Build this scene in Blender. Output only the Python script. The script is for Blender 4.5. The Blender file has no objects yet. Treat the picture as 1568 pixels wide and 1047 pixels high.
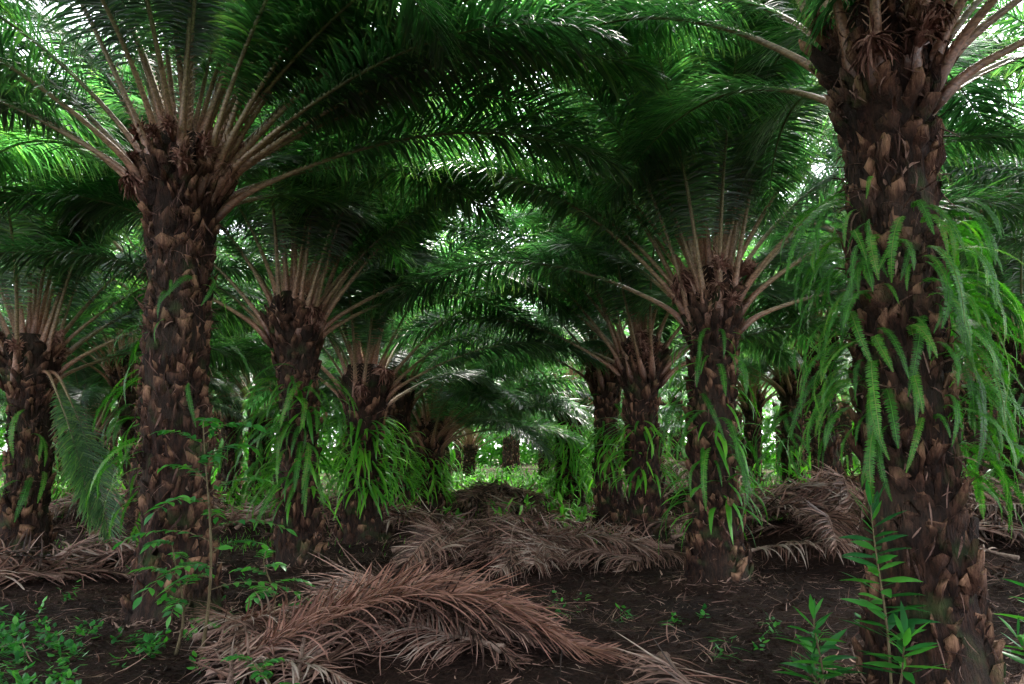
import bpy, math, random
import numpy as np
from mathutils import Vector, Matrix

R = math.radians
C = bpy.context.scene.collection
random.seed(7)
GA = R(137.508)

# ------------------------------------------------------------------ tagging
def tag(o, label=None, cat=None, group=None, kind=None):
    if label: o['label'] = label
    if cat: o['category'] = cat
    if group: o['group'] = group
    if kind: o['kind'] = kind
    return o

def empty(name, loc, rz=0.0):
    o = bpy.data.objects.new(name, None)
    o.empty_display_size = 0.2
    C.objects.link(o)
    o.location = loc
    o.rotation_euler = (0, 0, rz)
    return o

def inst(name, me, parent=None, loc=(0, 0, 0), rot=(0, 0, 0), scale=(1, 1, 1)):
    o = bpy.data.objects.new(name, me)
    C.objects.link(o)
    o.parent = parent
    o.location = loc
    o.rotation_euler = rot
    if not hasattr(scale, '__len__'): scale = (scale,) * 3
    o.scale = scale
    return o

# ------------------------------------------------------------------ ground
HEAPS = [  # x, y, rx, ry, height, rotation
    (-0.75, 7.65, 1.5, 0.9, 0.30, 0.05),
    (0.0, 12.6, 1.7, .9, 0.20, 0.0),
    (-0.1, 24.5, 1.5, 1.6, 0.35, 0.0),
    (5.6, 14.3, 2.3, 1.3, 0.70, 0.05),
    (9.5, 15.5, 2.4, 1.5, 0.8, 0.0),
    (8.2, 10.4, 1.5, 1.0, 0.45, 0.0),
    (-6.1, 12.6, 1.1, 0.6, 0.30, 0.1),
    (-9.0, 18.5, 2.6, 1.3, 0.5, 0.0),
    (-3.9, 17.5, 2.2, 0.9, 0.45, 0.0),
    (5.2, 22.0, 2.4, 1.6, 0.9, 0.0),
    (-7.6, 10.9, 1.0, 0.5, 0.25, 0.0),
]
def gnd(x, y):
    x = np.asarray(x, float); y = np.asarray(y, float)
    z = 0.03 * np.sin(x * 1.3 + 0.7) * np.cos(y * 0.9 + 0.3) + 0.018 * np.sin(x * 3.7 + y * 2.1) \
        + 0.010 * np.sin(x * 7.1 - y * 5.3 + 1.0) + 0.006 * np.sin(x * 17.0 + y * 13.0)
    far = np.clip((y - 28) / 60, 0, 1)
    z = z + 0.8 * far * far * np.sin(x * 0.07 + 1.0)
    for hx, hy, rx, ry, h, a in HEAPS:
        dx = (x - hx) * math.cos(a) + (y - hy) * math.sin(a)
        dy = -(x - hx) * math.sin(a) + (y - hy) * math.cos(a)
        z = z + h * np.exp(-(dx / rx) ** 2 * 1.1 - (dy / ry) ** 2 * 1.1)
    return z
_g0 = gnd
FEET = [(-3.62, 8.78), (3.08, 6.21), (2.76, 11.02), (-3.25, 12.55), (-2.92, 15.8), (2.52, 15.47), (-7.79, 13.05), (2.32, 19.18)]
def gnd(x, y):
    z = _g0(x, y)
    for fx, fy in FEET: z = z + .10 * np.exp(-((np.asarray(x, float) - fx) ** 2 + (np.asarray(y, float) - fy) ** 2) / .45)
    return z
def g1(x, y): return float(gnd(x, y))

# ------------------------------------------------------------------ mesh assembling
class MB:
    """collects vertices, quads / triangles, a per point tint and a material slot per face"""
    def __init__(s):
        s.V = []; s.Q = []; s.T = []; s.qm = []; s.tm = []; s.col = []; s.n = 0
    def add(s, V, Q=None, T=None, col=None, m=0):
        V = np.asarray(V, float).reshape(-1, 3)
        if Q is not None and len(Q):
            Q = np.asarray(Q, int).reshape(-1, 4) + s.n
            s.Q.append(Q); s.qm.append(np.full(len(Q), m))
        if T is not None and len(T):
            T = np.asarray(T, int).reshape(-1, 3) + s.n
            s.T.append(T); s.tm.append(np.full(len(T), m))
        if col is None: col = (0.5, 0.5, 0.5)
        c = np.asarray(col, float)
        if c.ndim == 1: c = np.tile(c, (len(V), 1))
        s.col.append(c); s.V.append(V); s.n += len(V)
    def merge(s, o, M, dcol=0.0):
        """append the content of another MB, moved by a 4x4 matrix"""
        M = np.array(M)
        for V, c in zip(o.V, o.col):
            s.V.append(V @ M[:3, :3].T + M[:3, 3])
            c = c.copy(); c[:, 0] = np.clip(c[:, 0] + dcol, 0, 1); s.col.append(c)
        for Q, m in zip(o.Q, o.qm): s.Q.append(Q + s.n); s.qm.append(m)
        for T, m in zip(o.T, o.tm): s.T.append(T + s.n); s.tm.append(m)
        s.n += o.n
    def mesh(s, name, mats, smooth=True):
        V = np.concatenate(s.V)
        me = bpy.data.meshes.new(name)
        Q = np.concatenate(s.Q) if s.Q else np.zeros((0, 4), int)
        T = np.concatenate(s.T) if s.T else np.zeros((0, 3), int)
        loops = np.concatenate([Q.ravel(), T.ravel()])
        tot = np.concatenate([np.full(len(Q), 4), np.full(len(T), 3)])
        start = np.concatenate([[0], np.cumsum(tot)[:-1]]) if len(tot) else np.zeros(0)
        me.vertices.add(len(V)); me.vertices.foreach_set('co', V.ravel().astype(np.float32))
        me.loops.add(len(loops)); me.loops.foreach_set('vertex_index', loops.astype(np.int32))
        me.polygons.add(len(tot)); me.polygons.foreach_set('loop_start', start.astype(np.int32))
        if not isinstance(mats, (list, tuple)): mats = [mats]
        for m in mats: me.materials.append(m)
        mi = np.concatenate((s.qm or []) + (s.tm or [])) if (s.qm or s.tm) else np.zeros(0)
        me.polygons.foreach_set('material_index', mi.astype(np.int32))
        me.polygons.foreach_set('use_smooth', np.full(len(tot), bool(smooth)))
        col = np.concatenate(s.col)
        a = me.color_attributes.new('tint', 'FLOAT_COLOR', 'POINT')
        a.data.foreach_set('color', np.concatenate([col, np.ones((len(col), 1))], 1).ravel().astype(np.float32))
        me.update(calc_edges=True)
        return me

def norm(a):
    return a / np.maximum(np.linalg.norm(a, axis=-1, keepdims=True), 1e-9)

def frames(P, up=(0, 0, 1)):
    T = norm(np.gradient(P, axis=0))
    S = np.cross(T, np.array(up, float))
    bad = np.linalg.norm(S, axis=1) < 0.05
    if bad.any():
        good = np.where(~bad)[0]
        for i in np.where(bad)[0]:
            S[i] = S[good[np.argmin(abs(good - i))]] if len(good) else np.array([0, 1, 0])
    S = norm(S)
    return T, S, norm(np.cross(S, T))

def tube(mb, P, rw, rt=None, ns=6, col=None, m=0, up=(0, 0, 1), section=None):
    P = np.asarray(P, float); n = len(P)
    T, S, U = frames(P, up)
    rw = np.broadcast_to(np.asarray(rw, float), (n,)); rt = rw if rt is None else np.broadcast_to(np.asarray(rt, float), (n,))
    if section is None:
        a = np.arange(ns) * 2 * math.pi / ns
        section = np.stack([np.cos(a), np.sin(a)], 1)
    section = np.asarray(section, float); ns = len(section)
    V = P[:, None, :] + S[:, None, :] * (section[None, :, 0:1] * rw[:, None, None]) + U[:, None, :] * (section[None, :, 1:2] * rt[:, None, None])
    i = np.arange(n - 1)[:, None] * ns; j = np.arange(ns)[None, :]; j2 = (j + 1) % ns
    Q = np.stack([i + j, i + j2, i + ns + j2, i + ns + j], -1).reshape(-1, 4)
    if col is not None and np.ndim(col) == 2: col = np.repeat(col, ns, axis=0)
    Vf = V.reshape(-1, 3)
    T3 = []
    c0 = n * ns; Vf = np.concatenate([Vf, P[:1], P[-1:]])
    for k in range(ns):
        T3.append((c0, (k + 1) % ns, k)); T3.append((c0 + 1, (n - 1) * ns + k, (n - 1) * ns + (k + 1) % ns))
    if col is not None and np.ndim(col) == 2: col = np.concatenate([col, col[:1], col[-1:]])
    mb.add(Vf, Q, T3, col, m)

def strips(mb, B, D, Wd, L, W, K, grav, rng, fold=0.28, wig=0.05, floor=None, m=0, tint=None, prof=None, s=None, pw=1.0):
    """leaf blades: M blades of K stations, V folded along the midrib, bending under gravity"""
    M = len(B); pos = B.copy(); D = norm(D)
    L = np.broadcast_to(L, (M,)); W = np.broadcast_to(W, (M,)); grav = np.broadcast_to(grav, (M,))
    if prof is None: prof = np.interp(np.linspace(0, 1, K), [0, .12, .4, .7, .9, 1], [.45, .9, 1, .78, .42, .05])
    V = np.zeros((M, K, 3, 3)); G = np.array([0, 0, -1.0])
    wv = rng.normal(0, wig, (M, 3))
    for k in range(K):
        Wk = norm(Wd - (Wd * D).sum(1, keepdims=True) * D)
        N = np.cross(D, Wk)
        w = (W * prof[k] * 0.5)[:, None]
        V[:, k, 0] = pos + Wk * w - N * w * fold * 2
        V[:, k, 1] = pos
        V[:, k, 2] = pos - Wk * w - N * w * fold * 2
        t = (k + 1) / K
        D = norm(D + G * (grav * (t ** pw) * 4.0 / K)[:, None] + wv * 4.0 / K)
        pos = pos + D * (L / (K - 1))[:, None]
        if floor is not None:
            f = floor(pos[:, 0], pos[:, 1])
            low = pos[:, 2] < f
            pos[:, 2] = np.where(low, f, pos[:, 2])
    if floor is not None:
        f = floor(V[..., 0], V[..., 1]) - 0.01
        V[..., 2] = np.maximum(V[..., 2], f)
    base = (np.arange(M) * K * 3)[:, None, None]
    k = np.arange(K - 1)[None, :, None] * 3; c = np.arange(2)[None, None, :]
    i = base + k + c
    Q = np.stack([i, i + 1, i + 4, i + 3], -1).reshape(-1, 4)
    if tint is None: tint = rng.random(M)
    col = np.zeros((M, K, 3, 3)); col[..., 0] = tint[:, None, None]
    col[..., 1] = (0.5 if s is None else s[:, None, None]); col[..., 2] = np.linspace(0, 1, K)[None, :, None]
    mb.add(V.reshape(-1, 3), Q, None, col.reshape(-1, 3), m)

# ------------------------------------------------------------------ materials
def newmat(name):
    m = bpy.data.materials.new(name); m.use_nodes = True
    nt = m.node_tree; nt.nodes.clear()
    return m, nt.nodes, nt.links
def ramp(N, stops, interp='LINEAR'):
    r = N.new('ShaderNodeValToRGB'); r.color_ramp.interpolation = interp
    e = r.color_ramp.elements
    while len(e) > 1: e.remove(e[-1])
    e[0].position = stops[0][0]; e[0].color = (*stops[0][1], 1)
    for p, c in stops[1:]:
        x = e.new(p); x.color = (*c, 1)
    return r
def mixc(N, Lk, fac, a, b, mode='MIX'):
    m = N.new('ShaderNodeMix'); m.data_type = 'RGBA'; m.blend_type = mode
    for sock, v in ((m.inputs[0], fac), (m.inputs[6], a), (m.inputs[7], b)):
        if isinstance(v, (int, float)): sock.default_value = v
        elif isinstance(v, tuple): sock.default_value = (*v, 1)
        else: Lk.new(v, sock)
    return m.outputs[2]

def leaf_mat(name, stops, trans, tcol, rough=0.35, spec=0.5, tip=None, tipamt=0.0, objvar=0.35, sheen_tint=None):
    m, N, Lk = newmat(name)
    at = N.new('ShaderNodeAttribute'); at.attribute_name = 'tint'
    sep = N.new('ShaderNodeSeparateColor'); Lk.new(at.outputs['Color'], sep.inputs[0])
    oi = N.new('ShaderNodeObjectInfo')
    ad = N.new('ShaderNodeMath'); ad.operation = 'MULTIPLY_ADD'
    sub = N.new('ShaderNodeMath'); sub.operation = 'SUBTRACT'; sub.inputs[1].default_value = 0.5
    Lk.new(oi.outputs['Random'], sub.inputs[0]); Lk.new(sub.outputs[0], ad.inputs[0]); ad.inputs[1].default_value = objvar
    Lk.new(sep.outputs[0], ad.inputs[2]); ad.use_clamp = True
    r = ramp(N, stops); Lk.new(ad.outputs[0], r.inputs[0])
    tc = N.new('ShaderNodeTexCoord'); no = N.new('ShaderNodeTexNoise'); no.inputs['Scale'].default_value = 9.0
    Lk.new(tc.outputs['Object'], no.inputs[0])
    col = mixc(N, Lk, 0.35, r.outputs[0], no.outputs['Fac'], 'OVERLAY')
    if tip is not None:
        tm = N.new('ShaderNodeMapRange'); Lk.new(sep.outputs[2], tm.inputs[0])
        tm.inputs[1].default_value = 0.7; tm.inputs[2].default_value = 1.0; tm.inputs[4].default_value = tipamt
        col = mixc(N, Lk, tm.outputs[0], col, tip)
    p = N.new('ShaderNodeBsdfPrincipled'); Lk.new(col, p.inputs['Base Color'])
    p.inputs['Roughness'].default_value = rough; p.inputs['Specular IOR Level'].default_value = spec
    out = N.new('ShaderNodeOutputMaterial')
    if trans > 0:
        t = N.new('ShaderNodeBsdfTranslucent')
        tcm = mixc(N, Lk, 1.0, col, tcol, 'MULTIPLY'); 
        # transmitted light keeps the blade's own hue, more yellow and stronger
        Lk.new(tcm, t.inputs[0])
        mx = N.new('ShaderNodeMixShader'); mx.inputs[0].default_value = trans
        Lk.new(p.outputs[0], mx.inputs[1]); Lk.new(t.outputs[0], mx.inputs[2]); Lk.new(mx.outputs[0], out.inputs[0])
    else: Lk.new(p.outputs[0], out.inputs[0])
    return m

def bump_of(N, Lk, src, dist, strength=1.0):
    b = N.new('ShaderNodeBump'); b.inputs['Strength'].default_value = strength; b.inputs['Distance'].default_value = dist
    Lk.new(src, b.inputs['Height']); return b.outputs[0]

M = {}
M['leaflet'] = leaf_mat('palm_leaflet', [(0, (.016, .030, .024)), (.45, (.032, .058, .042)), (.8, (.062, .105, .060)), (1, (.14, .17, .08))],
                        0.45, (2.5, 5.2, 1.5), rough=0.30, spec=1.0, tip=(.16, .11, .05), tipamt=0.45, objvar=0.6)
M['dead_leaflet'] = leaf_mat('dry_leaflet', [(0, (.030, .016, .012)), (.35, (.10, .056, .042)), (.65, (.24, .128, .096)), (.88, (.32, .20, .155)), (1, (.34, .27, .22))],
                             0.12, (1.2, 1.0, .8), rough=0.6, spec=0.3, objvar=0.6)
M['fresh_dead_leaflet'] = leaf_mat('rust_leaflet', [(0, (.11, .048, .034)), (.5, (.25, .118, .085)), (1, (.42, .23, .17))],
                                   0.2, (1.3, 1.1, .8), rough=0.5, spec=0.35, objvar=0.2)
M['fern'] = leaf_mat('fern_pinna', [(0, (.016, .070, .010)), (.5, (.034, .150, .014)), (.85, (.07, .23, .02)), (1, (.14, .20, .04))], 0.32, (2.2, 2.8, 1.0), rough=0.42, spec=0.4, objvar=.75)
M['strap'] = leaf_mat('strap_fern_blade', [(0, (.030, .14, .012)), (.5, (.065, .26, .018)), (1, (.15, .40, .03))], 0.28, (1.8, 2.0, 1.0), rough=0.38, spec=0.45)
M['weed'] = leaf_mat('weed_leaf', [(0, (.014, .09, .022)), (.5, (.026, .16, .026)), (1, (.07, .26, .03))], 0.3, (2.0, 2.4, 1.2), rough=0.35, spec=0.5)
M['grass'] = leaf_mat('grass_blade', [(0, (.03, .12, .015)), (.5, (.07, .25, .02)), (1, (.14, .36, .04))], 0.3, (1.6, 2.0, 1.0), rough=0.5, spec=0.3)

def petiole_mat():
    m, N, Lk = newmat('palm_petiole')
    at = N.new('ShaderNodeAttribute'); at.attribute_name = 'tint'
    sep = N.new('ShaderNodeSeparateColor'); Lk.new(at.outputs['Color'], sep.inputs[0])
    r = ramp(N, [(0, (.045, .022, .015)), (.035, (.16, .078, .050)), (.08, (.36, .19, .12)), (.16, (.30, .21, .11)), (.4, (.17, .19, .08)), (1, (.09, .15, .05))])
    Lk.new(sep.outputs[1], r.inputs[0])
    tc = N.new('ShaderNodeTexCoord'); mp = N.new('ShaderNodeMapping'); mp.inputs['Scale'].default_value = (1.5, 22, 22)
    Lk.new(tc.outputs['Object'], mp.inputs[0])
    no = N.new('ShaderNodeTexNoise'); no.inputs['Scale'].default_value = 2.2; no.inputs['Detail'].default_value = 6; Lk.new(mp.outputs[0], no.inputs[0])
    rr = ramp(N, [(.3, (.30, .27, .26)), (.65, (1.1, 1.1, 1.1))]); Lk.new(no.outputs['Fac'], rr.inputs[0])
    c = mixc(N, Lk, 1.0, r.outputs[0], rr.outputs[0], 'MULTIPLY')
    p = N.new('ShaderNodeBsdfPrincipled'); Lk.new(c, p.inputs['Base Color']); p.inputs['Roughness'].default_value = 0.42
    Lk.new(bump_of(N, Lk, no.outputs['Fac'], 0.01, 0.6), p.inputs['Normal'])
    o = N.new('ShaderNodeOutputMaterial'); Lk.new(p.outputs[0], o.inputs[0]); return m
M['petiole'] = petiole_mat()

def bark_mat(name, dark, mid, tan, moss=0.55):
    m, N, Lk = newmat(name)
    at = N.new('ShaderNodeAttribute'); at.attribute_name = 'tint'
    sep = N.new('ShaderNodeSeparateColor'); Lk.new(at.outputs['Color'], sep.inputs[0])
    tc = N.new('ShaderNodeTexCoord'); mp = N.new('ShaderNodeMapping'); mp.inputs['Scale'].default_value = (14, 14, 3.0)
    Lk.new(tc.outputs['Object'], mp.inputs[0])
    no = N.new('ShaderNodeTexNoise'); no.inputs['Scale'].default_value = 2.0; no.inputs['Detail'].default_value = 8; no.inputs['Roughness'].default_value = .65
    Lk.new(mp.outputs[0], no.inputs[0])
    # piece tint + fibre noise pick the tone
    a = N.new('ShaderNodeMath'); a.operation = 'MULTIPLY_ADD'; Lk.new(no.outputs['Fac'], a.inputs[0]); a.inputs[1].default_value = 0.9
    b = N.new('ShaderNodeMath'); b.operation = 'MULTIPLY_ADD'; Lk.new(sep.outputs[0], b.inputs[0]); b.inputs[1].default_value = 0.75; b.inputs[2].default_value = -0.38
    Lk.new(b.outputs[0], a.inputs[2])
    r = ramp(N, [(.12, dark), (.42, mid), (.72, tan), (.95, tuple(min(1, t * 1.5) for t in tan))]); Lk.new(a.outputs[0], r.inputs[0])
    n2 = N.new('ShaderNodeTexNoise'); n2.inputs['Scale'].default_value = 3.3; n2.inputs['Detail'].default_value = 5; Lk.new(tc.outputs['Object'], n2.inputs[0])
    mr = N.new('ShaderNodeMapRange'); Lk.new(n2.outputs['Fac'], mr.inputs[0]); mr.inputs[1].default_value = .56; mr.inputs[2].default_value = .72; mr.inputs[4].default_value = moss
    n4 = N.new('ShaderNodeTexNoise'); n4.inputs['Scale'].default_value = 1.6; n4.inputs['Detail'].default_value = 4; Lk.new(tc.outputs['Object'], n4.inputs[0])
    m4 = N.new('ShaderNodeMapRange'); Lk.new(n4.outputs['Fac'], m4.inputs[0]); m4.inputs[1].default_value = .45; m4.inputs[2].default_value = .7; m4.inputs[4].default_value = .22
    cw = mixc(N, Lk, m4.outputs[0], r.outputs[0], (.11, .095, .07))
    c = mixc(N, Lk, mr.outputs[0], cw, (.04, .085, .02))
    p = N.new('ShaderNodeBsdfPrincipled'); Lk.new(c, p.inputs['Base Color']); p.inputs['Roughness'].default_value = 0.85; p.inputs['Specular IOR Level'].default_value = .2
    n3 = N.new('ShaderNodeTexNoise'); n3.inputs['Scale'].default_value = 6; n3.inputs['Detail'].default_value = 8; Lk.new(mp.outputs[0], n3.inputs[0])
    Lk.new(bump_of(N, Lk, n3.outputs['Fac'], 0.05, 0.9), p.inputs['Normal'])
    o = N.new('ShaderNodeOutputMaterial'); Lk.new(p.outputs[0], o.inputs[0]); return m
M['bark'] = bark_mat('palm_bark', (.014, .007, .005), (.085, .038, .023), (.30, .160, .095))
M['fibre'] = bark_mat('palm_fibre', (.05, .025, .02), (.20, .11, .085), (.42, .27, .21), 0.0)
M['flower'] = bark_mat('dry_flower', (.07, .03, .022), (.33, .16, .12), (.60, .37, .29), 0.0)
M['stem'] = bark_mat('weed_stem', (.04, .035, .015), (.13, .10, .05), (.25, .20, .12), 0.2)
M['dead_rachis'] = bark_mat('dry_rachis', (.09, .05, .04), (.25, .155, .12), (.45, .33, .26), 0.0)
M['rust_rachis'] = bark_mat('rust_rachis', (.16, .07, .045), (.34, .16, .11), (.50, .28, .20), 0.0)

def soil_mat():
    m, N, Lk = newmat('dark_soil')
    tc = N.new('ShaderNodeTexCoord')
    n1 = N.new('ShaderNodeTexNoise'); n1.inputs['Scale'].default_value = 0.8; n1.inputs['Detail'].default_value = 10; n1.inputs['Roughness'].default_value = .7; Lk.new(tc.outputs['Object'], n1.inputs[0])
    n2 = N.new('ShaderNodeTexNoise'); n2.inputs['Scale'].default_value = 22; n2.inputs['Detail'].default_value = 8; n2.inputs['Roughness'].default_value = .7; Lk.new(tc.outputs['Object'], n2.inputs[0])
    r1 = ramp(N, [(.3, (.018, .0095, .007)), (.5, (.044, .023, .016)), (.7, (.092, .052, .037))]); Lk.new(n1.outputs['Fac'], r1.inputs[0])
    r2 = ramp(N, [(.32, (.35, .33, .32)), (.6, (1.0, 1.0, 1.0)), (.74, (1.7, 1.6, 1.5))]); Lk.new(n2.outputs['Fac'], r2.inputs[0])
    c = mixc(N, Lk, 1.0, r1.outputs[0], r2.outputs[0], 'MULTIPLY')
    # greener cover and paler litter far down the plantation
    g = N.new('ShaderNodeNewGeometry'); sp = N.new('ShaderNodeSeparateXYZ'); Lk.new(g.outputs['Position'], sp.inputs[0])
    n3 = N.new('ShaderNodeTexNoise'); n3.inputs['Scale'].default_value = 0.45; n3.inputs['Detail'].default_value = 6; Lk.new(tc.outputs['Object'], n3.inputs[0])
    mr = N.new('ShaderNodeMapRange'); Lk.new(sp.outputs[1], mr.inputs[0]); mr.inputs[1].default_value = 17; mr.inputs[2].default_value = 34; mr.inputs[4].default_value = 0.5
    ad = N.new('ShaderNodeMath'); ad.operation = 'ADD'; Lk.new(mr.outputs[0], ad.inputs[0]); Lk.new(n3.outputs['Fac'], ad.inputs[1])
    st = N.new('ShaderNodeMapRange'); Lk.new(ad.outputs[0], st.inputs[0]); st.inputs[1].default_value = .72; st.inputs[2].default_value = .86
    far = ramp(N, [(.35, (.035, .06, .02)), (.47, (.06, .065, .03)), (.56, (.11, .07, .05))]); Lk.new(n2.outputs['Fac'], far.inputs[0])
    c = mixc(N, Lk, st.outputs[0], c, far.outputs[0])
    p = N.new('ShaderNodeBsdfPrincipled'); Lk.new(c, p.inputs['Base Color']); p.inputs['Roughness'].default_value = .9; p.inputs['Specular IOR Level'].default_value = .12
    vo = N.new('ShaderNodeTexVoronoi'); vo.inputs['Scale'].default_value = 14; Lk.new(tc.outputs['Object'], vo.inputs[0])
    sm_ = N.new('ShaderNodeMath'); sm_.operation = 'MULTIPLY_ADD'; sm_.inputs[1].default_value = -.6; Lk.new(vo.outputs['Distance'], sm_.inputs[0]); Lk.new(n2.outputs['Fac'], sm_.inputs[2])
    Lk.new(bump_of(N, Lk, sm_.outputs[0], 0.12, 1.0), p.inputs['Normal'])
    o = N.new('ShaderNodeOutputMaterial'); Lk.new(p.outputs[0], o.inputs[0]); return m
M['soil'] = soil_mat()

# ------------------------------------------------------------------ palm fronds
SEC = [(1, .15), (.55, .75), (0, .9), (-.55, .75), (-1, .15), (-.6, -.75), (0, -1.05), (.6, -.75)]
def frond_parts(seed, e0, bend, L=5.3, nl=120, K=6, p=1.7, side=0.0, petiole=0.24, Lm=.80, wl=0.032, drop=0.46, thick=1.0):
    """a living frond growing from the origin towards +X: the petiole with its rachis, and the leaflets"""
    rng = np.random.default_rng(seed)
    n = 44; s = np.linspace(0, 1, n)
    e = np.maximum(R(e0) - R(bend) * s ** p + np.maximum(0, R(84 - e0)) * .50 * np.exp(-(s / .07) ** 2), R(-88))
    az = side * s ** 1.5
    d = np.stack([np.cos(e) * np.cos(az), np.cos(e) * np.sin(az), np.sin(e)], 1)
    P = np.concatenate([[[0, 0, 0]], np.cumsum(d[:-1] * L / (n - 1), 0)])
    w = np.interp(s, [0, .02, .05, .08, .17, .5, 1], [.03, .068, .080, .052, .031, .019, .004]) * thick
    t = np.interp(s, [0, .02, .05, .08, .17, .5, 1], [.02, .045, .055, .042, .031, .019, .004]) * thick
    ra = MB()
    rc = np.stack([np.full(n, rng.random()), s, s], 1)
    tube(ra, P, w, t, col=rc, section=SEC)
    # short spines along the petiole edges
    T, S, U = frames(P)
    sp = np.linspace(.05, petiole, 16)
    for sg in (-1, 1):
        B = np.stack([np.interp(sp, s, P[:, k]) for k in range(3)], 1)
        Si = np.stack([np.interp(sp, s, S[:, k]) for k in range(3)], 1); Ti = np.stack([np.interp(sp, s, T[:, k]) for k in range(3)], 1)
        ww = np.interp(sp, s, w)[:, None]
        strips(ra, B + Si * sg * ww * .9, Si * sg + Ti * .8, Ti, .09, .014, 3, 0., rng, fold=.1, s=sp)
    lf = MB()
    sl = np.linspace(petiole, .995, nl)
    for sg in (-1, 1):
        ss = np.clip(sl + rng.normal(0, .0022, nl), petiole * .98, .998)
        B = np.stack([np.interp(ss, s, P[:, k]) for k in range(3)], 1)
        Ti = norm(np.stack([np.interp(ss, s, T[:, k]) for k in range(3)], 1))
        Si = norm(np.stack([np.interp(ss, s, S[:, k]) for k in range(3)], 1)); Ui = np.cross(Si, Ti)
        q = (ss - petiole) / (1 - petiole)
        a = np.interp(q, [0, .3, .8, 1], [R(80), R(68), R(52), R(24)]) + rng.normal(0, R(3.5), nl)
        grp = np.array([R(-10), R(8), R(26)])[(np.arange(nl) + rng.integers(0, 2, nl)) % 3]
        beta = grp + rng.normal(0, R(6), nl)
        D = np.cos(a)[:, None] * Ti + np.sin(a)[:, None] * (Si * sg * np.cos(beta)[:, None] + Ui * np.sin(beta)[:, None])
        ll = Lm * np.interp(q, [0, .06, .3, .6, .85, 1], [.20, .42, .88, 1, .74, .42]) * rng.uniform(.85, 1.08, nl)
        g = drop * rng.uniform(.55, 1.5, nl) * np.interp(q, [0, .3, 1], [.8, 1.1, .8])
        strips(lf, B + Si * sg * .01, D, Ti, ll, wl * rng.uniform(.8, 1.15, nl) * np.interp(q, [0, .2, .8, 1], [.6, 1, 1, .6]), K, g, rng, s=ss, tint=np.clip(rng.normal(.42, .2, nl), 0, 1))
    return ra, lf

# elevation classes, from the upright spear leaves to the hanging old ones
CLS = [(88, 22, 2), (82, 38, 2), (75, 52, 3), (68, 64, 3), (60, 74, 3), (51, 80, 3), (42, 80, 2), (31, 74, 2), (15, 66, 2), (-52, 26, 2)]
FR = []       # detailed: (e0, [(rachis mesh, leaflet mesh, rachis MB, leaflet MB)])
for ci, (e0, bend, nv) in enumerate(CLS):
    vs = []
    for v in range(nv):
        ra, lf = frond_parts(100 + ci * 7 + v, e0 + v * 2.5 - 2, bend + (v - 1) * 7, side=[-.22, .25, .05][v], nl=205, K=5)
        vs.append((ra.mesh('frond', M['petiole']), lf.mesh('leaflets', M['leaflet'])))
    FR.append(vs)

def crown_plan(nf, rng, e_hi=88, e_lo=30, pw=.9):
    for i in range(nf):
        t = (i + .5) / nf
        e = e_hi - (e_hi - e_lo) * t ** pw
        ci = min(range(len(CLS)), key=lambda k: abs(CLS[k][0] - e))
        yield i, t, e, ci

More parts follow.
